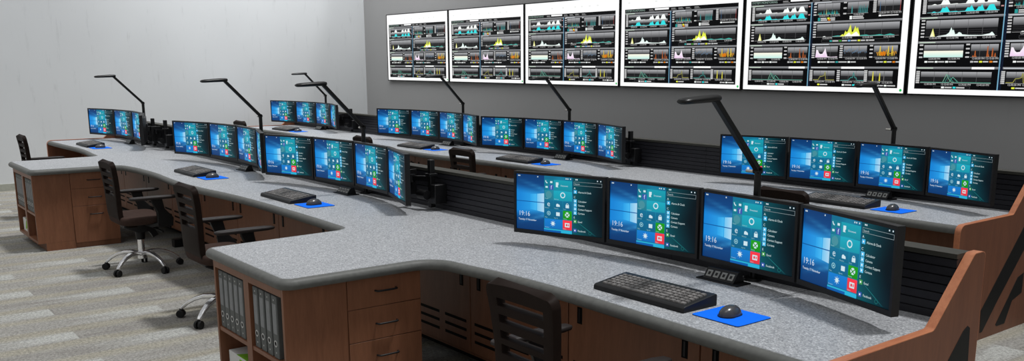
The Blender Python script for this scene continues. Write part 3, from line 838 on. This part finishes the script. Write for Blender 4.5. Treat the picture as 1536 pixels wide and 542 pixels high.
for row in ROWS:
    ox, oy = ROWS[row]
    for k in 'ABCD':
        lab = 'slim black bent-arm task lamp on the %s row\'s %s' % (row, DESK[k])
        x = LX[k]+ox
        if row == 'rear': x += {'A':-.025,'B':0,'C':0,'D':-.05}[k]
        loc = (x, 3.2+oy, TOP)
        if lamp0 is None: lamp0 = build_lamp(lab, loc)
        else: dup(lamp0, lab, loc)

# ------------------------------------------------------------------ keyboards, mats, mice, socket boxes
KW, KD = .508, .195
def kz(y): return .024 + .022*(y/KD)        # top slope of the case
def build_keyboard(lab, loc, single):
    t = thing('keyboard', lab, 'keyboard', loc, 0, 'keyboards on the consoles')
    prof = [(0,.004),(0.004,0),(KD-.004,0),(KD,.004),(KD,.044),(KD-.004,.0475),(KD-.028,.0455),(.022,.0255),(.010,.024),(.003,.018)]
    MB().prism(prof, -KW/2, KW/2, 'X').obj('case', 'black', t, bevel=.003)
    rows = 6; kx0, kx1 = -KW/2+.022, KW/2-.075+.055; ky0, ky1 = .026, .162
    cols = 17
    pw = (kx1-kx0)/cols; ph = (ky1-ky0)/rows
    allm = MB()
    for r in range(rows):
        y0 = ky0+r*ph
        c = 0
        while c < cols:
            span = 1
            if r == 0 and c == 4: span = 5
            if r in (1,2) and c == 11: span = 2
            x0 = kx0+c*pw; x1 = x0+span*pw
            m = MB() if single else allm
            y1 = y0+ph
            g = .0022
            zt = lambda y: .0255+.020*((y-.022)/(KD-.05)) + .005
            b = [(x0+g,y0+g),(x1-g,y0+g),(x1-g,y1-g),(x0+g,y1-g)]; s_ = .002
            tp = [(x0+g+s_,y0+g+s_),(x1-g-s_,y0+g+s_),(x1-g-s_,y1-g-s_),(x0+g+s_,y1-g-s_)]
            m.ring_sweep([[(p[0],p[1],zt(p[1])-.007) for p in b],[(p[0],p[1],zt(p[1])) for p in tp]])
            if single: m.obj('key', 'key', t)
            c += span
    if not single: allm.obj('key_bank', 'key', t)
    else: allm.bm.free()
    return t
def rounded_rect(x0,x1,y0,y1,r,n=5):
    out = []
    for cx, cy, a0 in ((x1-r,y1-r,0),(x0+r,y1-r,90),(x0+r,y0+r,180),(x1-r,y0+r,270)):
        for k in range(n+1):
            a = math.radians(a0+90*k/n); out.append((cx+r*math.cos(a), cy+r*math.sin(a)))
    return out
def build_mouse(lab, loc):
    t = thing('computer_mouse', lab, 'mouse', loc, math.radians(6), 'mice on the blue mats')
    m = MB(); m.ellipsoid((0,0,.004),(.036,.056,.036), 0.0, 24, 9); m.obj('body', 'mouse', t, smooth=60)
    m = MB(); m.cyl((-.004,.030,.0288),(.004,.030,.0288),.006,None,14); m.obj('scroll_wheel', 'black', t, smooth=40)
    m = MB(); m.prism(rounded_rect(-.035,.035,-.054,.054,.034,8), 0, .004, 'Z'); m.obj('base', 'black', t)
    return t
def build_mat(lab, loc):
    o = MB().prism(rounded_rect(-.112,.112,-.098,.098,.012), 0, .004, 'Z').obj('mouse_mat', 'blue', None)
    o.location = loc
    e = MB().prism(rounded_rect(-.1125,.1125,-.0985,.0985,.012), -.0002, .0022, 'Z').obj('backing', 'black', o)
    return tag(o, lab, 'mouse mat', 'blue mouse mats')
def build_box(lab, loc):
    t = thing('socket_box', lab, 'power socket box', loc, 0, 'desk socket boxes')
    MB().box(-.115,.115,-.01,.085,0,.006).obj('flange', 'black', t, bevel=.002)
    MB().prism([(0,.006),(.075,.006),(.060,.052),(.034,.052)], -.085, .085, 'X').obj('housing', 'black', t, bevel=.002)
    n = math.atan2(.046, .034)
    for k in range(4):
        x = -.06+k*.04
        o = MB().box(-.0145,.0145,-.0012,.001,-.016,.016).obj('socket', 'socket', t, bevel=.001)
        o.location = (x, .017, .029); o.rotation_euler = (-(PI/2-n), 0, 0)
        q = MB().box(-.006,.006,-.002,.0,-.007,.007).obj('socket_opening', 'black', o)
    return t
KOFF = {'A': 0, 'B': -3.558, 'C': -5.478, 'D': -9.03}
BX = {('front','A'):-2.552,('front','B'):-6.085,('front','C'):-8.00,('front','D'):-11.59,('rear','A'):-3.53,('rear','B'):-6.99,('rear','C'):-9.05,('rear','D'):-12.40}
kb0 = {}; mat0 = mouse0 = box0 = None
for row in ROWS:
    ox, oy = ROWS[row]
    for k in 'ABCD':
        x = -2.546+KOFF[k]+ox
        ph = 'the %s row\'s %s' % (row, DESK[k])
        single = (row == 'front' and k == 'A')
        lab = 'black keyboard with grey keys on '+ph
        loc = (x, 2.543+oy, TOP)
        if single: build_keyboard(lab, loc, True)
        elif 0 not in kb0: kb0[0] = build_keyboard(lab, loc, False)
        else: dup(kb0[0], lab, loc)
        ml = (-2.152+KOFF[k]+ox, 2.655+oy, TOP)
        lab = 'bright blue mouse mat on '+ph
        if mat0 is None: mat0 = build_mat(lab, ml)
        else: dup(mat0, lab, ml)
        lab = 'dark grey mouse on the blue mat, '+ph
        ml = (-2.158+KOFF[k]+ox, 2.655+oy, TOP+.004)
        if mouse0 is None: mouse0 = build_mouse(lab, ml)
        else: dup(mouse0, lab, ml)
        lab = 'black sloped four-socket box on '+ph
        ml = (BX[(row,k)], 3.045+oy, TOP)
        if box0 is None: box0 = build_box(lab, ml)
        else: dup(box0, lab, ml)

# ------------------------------------------------------------------ chairs
chair0 = None
def interp(tab, t):
    for (a, va), (b, vb) in zip(tab, tab[1:]):
        if t <= b: return tuple(va[i]+(vb[i]-va[i])*(t-a)/(b-a) for i in range(len(va)))
    return tab[-1][1]
def build_chair(lab, loc):
    t = thing('office_chair', lab, 'chair', loc, 0, 'office chairs at the consoles')
    # five arched chrome legs with castors
    for q in range(5):
        a = math.radians(90+72*q)
        c, s = math.cos(a), math.sin(a)
        P = lambda r, z: (r*c, r*s, z)
        leg = MB().bar([P(.02,.135),P(.08,.150),P(.14,.148),P(.20,.130),P(.25,.102),P(.285,.072),P(.300,.058)],[.050,.046,.042,.038,.034,.030,.024],[.032,.028,.026,.024,.022,.020,.018]).obj('base_leg', 'chrome', t, bevel=.006, smooth=50)
        m = MB(); cx, cy = .302*c, .302*s
        for sd in (-1, 1):
            p0 = Vector((cx - s*.006*sd, cy + c*.006*sd, .027)); p1 = Vector((cx - s*.024*sd, cy + c*.024*sd, .027))
            m.cyl(p0, p1, .027, None, 18)
        m.cyl((cx,cy,.03),(cx,cy,.062),.009,None,10)
        m.obj('caster', 'black', leg, bevel=.004, smooth=40)
    m = MB(); m.cyl((0,0,.095),(0,0,.155),.034,.030,20); m.cyl((0,0,.155),(0,0,.27),.026,None,20); m.obj('gas_lift', 'chrome', t, smooth=40)
    m = MB(); m.cyl((0,0,.255),(0,0,.335),.035,.040,16); m.bar([(0,-.13,.395),(0,-.03,.365),(0,.10,.365),(0,.19,.40)],[.12,.17,.16,.10],[.05,.085,.075,.04]); m.bar([(0,.06,.36),(0,.10,.31),(0,.12,.27)],[.05,.05,.045],.05)
    m.obj('tilt_mechanism', 'black', t, bevel=.006, smooth=40)
    m = MB(); m.tube([(.06,.08,.355),(.16,.10,.35),(.26,.11,.345)],[.007,.007,.011],8); m.tube([(.06,.16,.37),(.17,.20,.36)],[.006,.009],8); m.obj('lever', 'black', t, smooth=60)
    # upholstered seat
    rings = []
    def sec(z, kx, ky, y0): 
        out = []
        for j in range(32):
            a = 2*PI*j/32; ca, sa = math.cos(a), math.sin(a)
            e = .45
            out.append((kx*math.copysign(abs(ca)**e, ca), y0+ky*math.copysign(abs(sa)**e, sa), z - .02*max(0, sa)**3*0.6))
        return out
    for z, k in ((.405,.90),(.412,.96),(.43,1.0),(.455,1.0),(.468,.97),(.474,.90),(.472,.6)): rings.append(sec(z,.235*k,.19*k,-.005))
    MB().ring_sweep(rings).obj('seat', 'fabric', t, smooth=60)
    # slotted back shell, running down and under the seat
    NX, NT = 14, 80
    bm = bmesh.new()
    path = [(0,(-.05,.398,.13)),(.08,(-.12,.402,.15)),(.16,(-.165,.43,.158)),(.24,(-.178,.49,.160)),(.36,(-.182,.57,.162)),(.55,(-.185,.68,.170)),(.75,(-.195,.80,.182)),(.90,(-.206,.874,.190)),(.93,(-.208,.886,.188)),(.955,(-.2095,.896,.184)),(.975,(-.211,.904,.176)),(.99,(-.212,.909,.164)),(1.0,(-.213,.912,.148))]
    V = []
    for i in range(NT+1):
        tt = i/NT
        y, z, hw = interp(path, tt)
        row_ = []
        for j in range(NX+1):
            u = -1+2*j/NX
            bow = (-.022*(1-tt)+.008*tt)*(1-u*u)*min(1, max(0, (tt-.15)/.25))
            row_.append(bm.verts.new((u*hw, y+bow, z)))
        V.append(row_)
    for i in range(NT):
        zc = (V[i][0].co.z+V[i+1][0].co.z)/2; hole = any(abs(zc-q) < .0155 for q in (.838,.779,.720,.661))
        for j in range(NX):
            if hole and 2 <= j < NX-2: continue
            bm.faces.new([V[i][j], V[i][j+1], V[i+1][j+1], V[i+1][j]])
    me = bpy.data.meshes.new('backrest'); bm.to_mesh(me); bm.free()
    me.materials.append(M['shell'])
    for p in me.polygons: p.use_smooth = True
    o = bpy.data.objects.new('backrest', me); COL.objects.link(o); o.parent = t
    so = o.modifiers.new('thick', 'SOLIDIFY'); so.thickness = .038; so.offset = 0
    bv = o.modifiers.new('round', 'BEVEL'); bv.width = .008; bv.segments = 2; bv.limit_method = 'ANGLE'; bv.angle_limit = math.radians(50)
    # armrests
    for sd in (-1, 1):
        m = MB()
        m.bar([(sd*.10,.06,.395),(sd*.20,.08,.392),(sd*.255,.11,.41)],[.09,.09,.085],[.03,.03,.03])
        m.bar([(sd*.250,.135,.385),(sd*.260,.135,.44),(sd*.268,.10,.52),(sd*.274,.075,.60),(sd*.274,.075,.618)],.030,[.12,.13,.07,.085,.10])
        ar = m.obj('armrest', 'black', t, bevel=.006, smooth=45)
        rings = []
        for y, hw, th in ((-.135,.016,.006),(-.125,.026,.011),(-.10,.032,.014),(.05,.037,.015),(.20,.034,.014),(.245,.026,.011),(.258,.014,.006)):
            rings.append([(sd*.276+hw*math.copysign(abs(math.cos(2*PI*j/18))**.6, math.cos(2*PI*j/18)), y, .627+th*math.copysign(abs(math.sin(2*PI*j/18))**.6, math.sin(2*PI*j/18))) for j in range(18)])
        MB().ring_sweep(rings).obj('armrest_pad', 'pad', ar, smooth=60)
    return t
CX = {'A': -2.478, 'B': -6.02, 'C': -7.915, 'D': -11.40}
for row in ROWS:
    ox, oy = ROWS[row]
    for k in 'ABCD':
        lab = 'dark brown slotted-back office chair at the %s row\'s %s' % (row, DESK[k])
        loc = (CX[k]+ox, 2.12+oy, 0)
        if chair0 is None: chair0 = build_chair(lab, loc)
        else: dup(chair0, lab, loc)

# ------------------------------------------------------------------ light
w = bpy.data.worlds.new('World'); S.world = w; w.use_nodes = True
bgn = w.node_tree.nodes['Background']
bgn.inputs['Color'].default_value = (0.97, 0.985, 1.0, 1); bgn.inputs['Strength'].default_value = 0.36
def sun(name, d, e, ang):
    l = bpy.data.lights.new(name, 'SUN'); l.energy = e; l.angle = math.radians(ang)
    o = bpy.data.objects.new(name, l); COL.objects.link(o)
    o.rotation_euler = Vector(d).to_track_quat('-Z', 'Y').to_euler(); o.location = (-4, 2, 6)
def area(name, loc, aim, sx, sy, watts):
    l = bpy.data.lights.new(name, 'AREA'); l.shape = 'RECTANGLE'; l.size = sx; l.size_y = sy; l.energy = watts
    o = bpy.data.objects.new(name, l); COL.objects.link(o); o.location = loc
    o.rotation_euler = (Vector(aim)-Vector(loc)).to_track_quat('-Z', 'Y').to_euler()
sun('overhead_light', (-.16, -.28, -1), 2.25, 6)
sun('overhead_light_soft', (-.10, .22, -1), 0.35, 25)
# unseen fill lights, added only to brighten the pale wall
area('wall_fill_light', (-8.0, 0.8, 7.5), (-14.1, 1.2, 1.0), 13.0, 1.5, 78)
area('wall_fill_light', (-11.6, 5.6, 4.9), (-14.1, 6.2, 1.8), 3.0, 0.8, 88)

# ------------------------------------------------------------------ camera
cam = bpy.data.cameras.new('Camera'); co = bpy.data.objects.new('Camera', cam); COL.objects.link(co)
co.location = (0, 0, 1.68)
co.rotation_euler = (PI/2-.2064, 0, .8972)
cam.sensor_width = 36.0; cam.sensor_fit = 'HORIZONTAL'
cam.lens = 36.0*1381.57/1536
cam.shift_x = -(804.03-768)/1536
cam.shift_y = (384.99-271)/1536
cam.clip_start = .02; cam.clip_end = 200
S.camera = co
S.view_settings.view_transform = 'Standard'
S.view_settings.look = 'None'
S.view_settings.exposure = 0.0
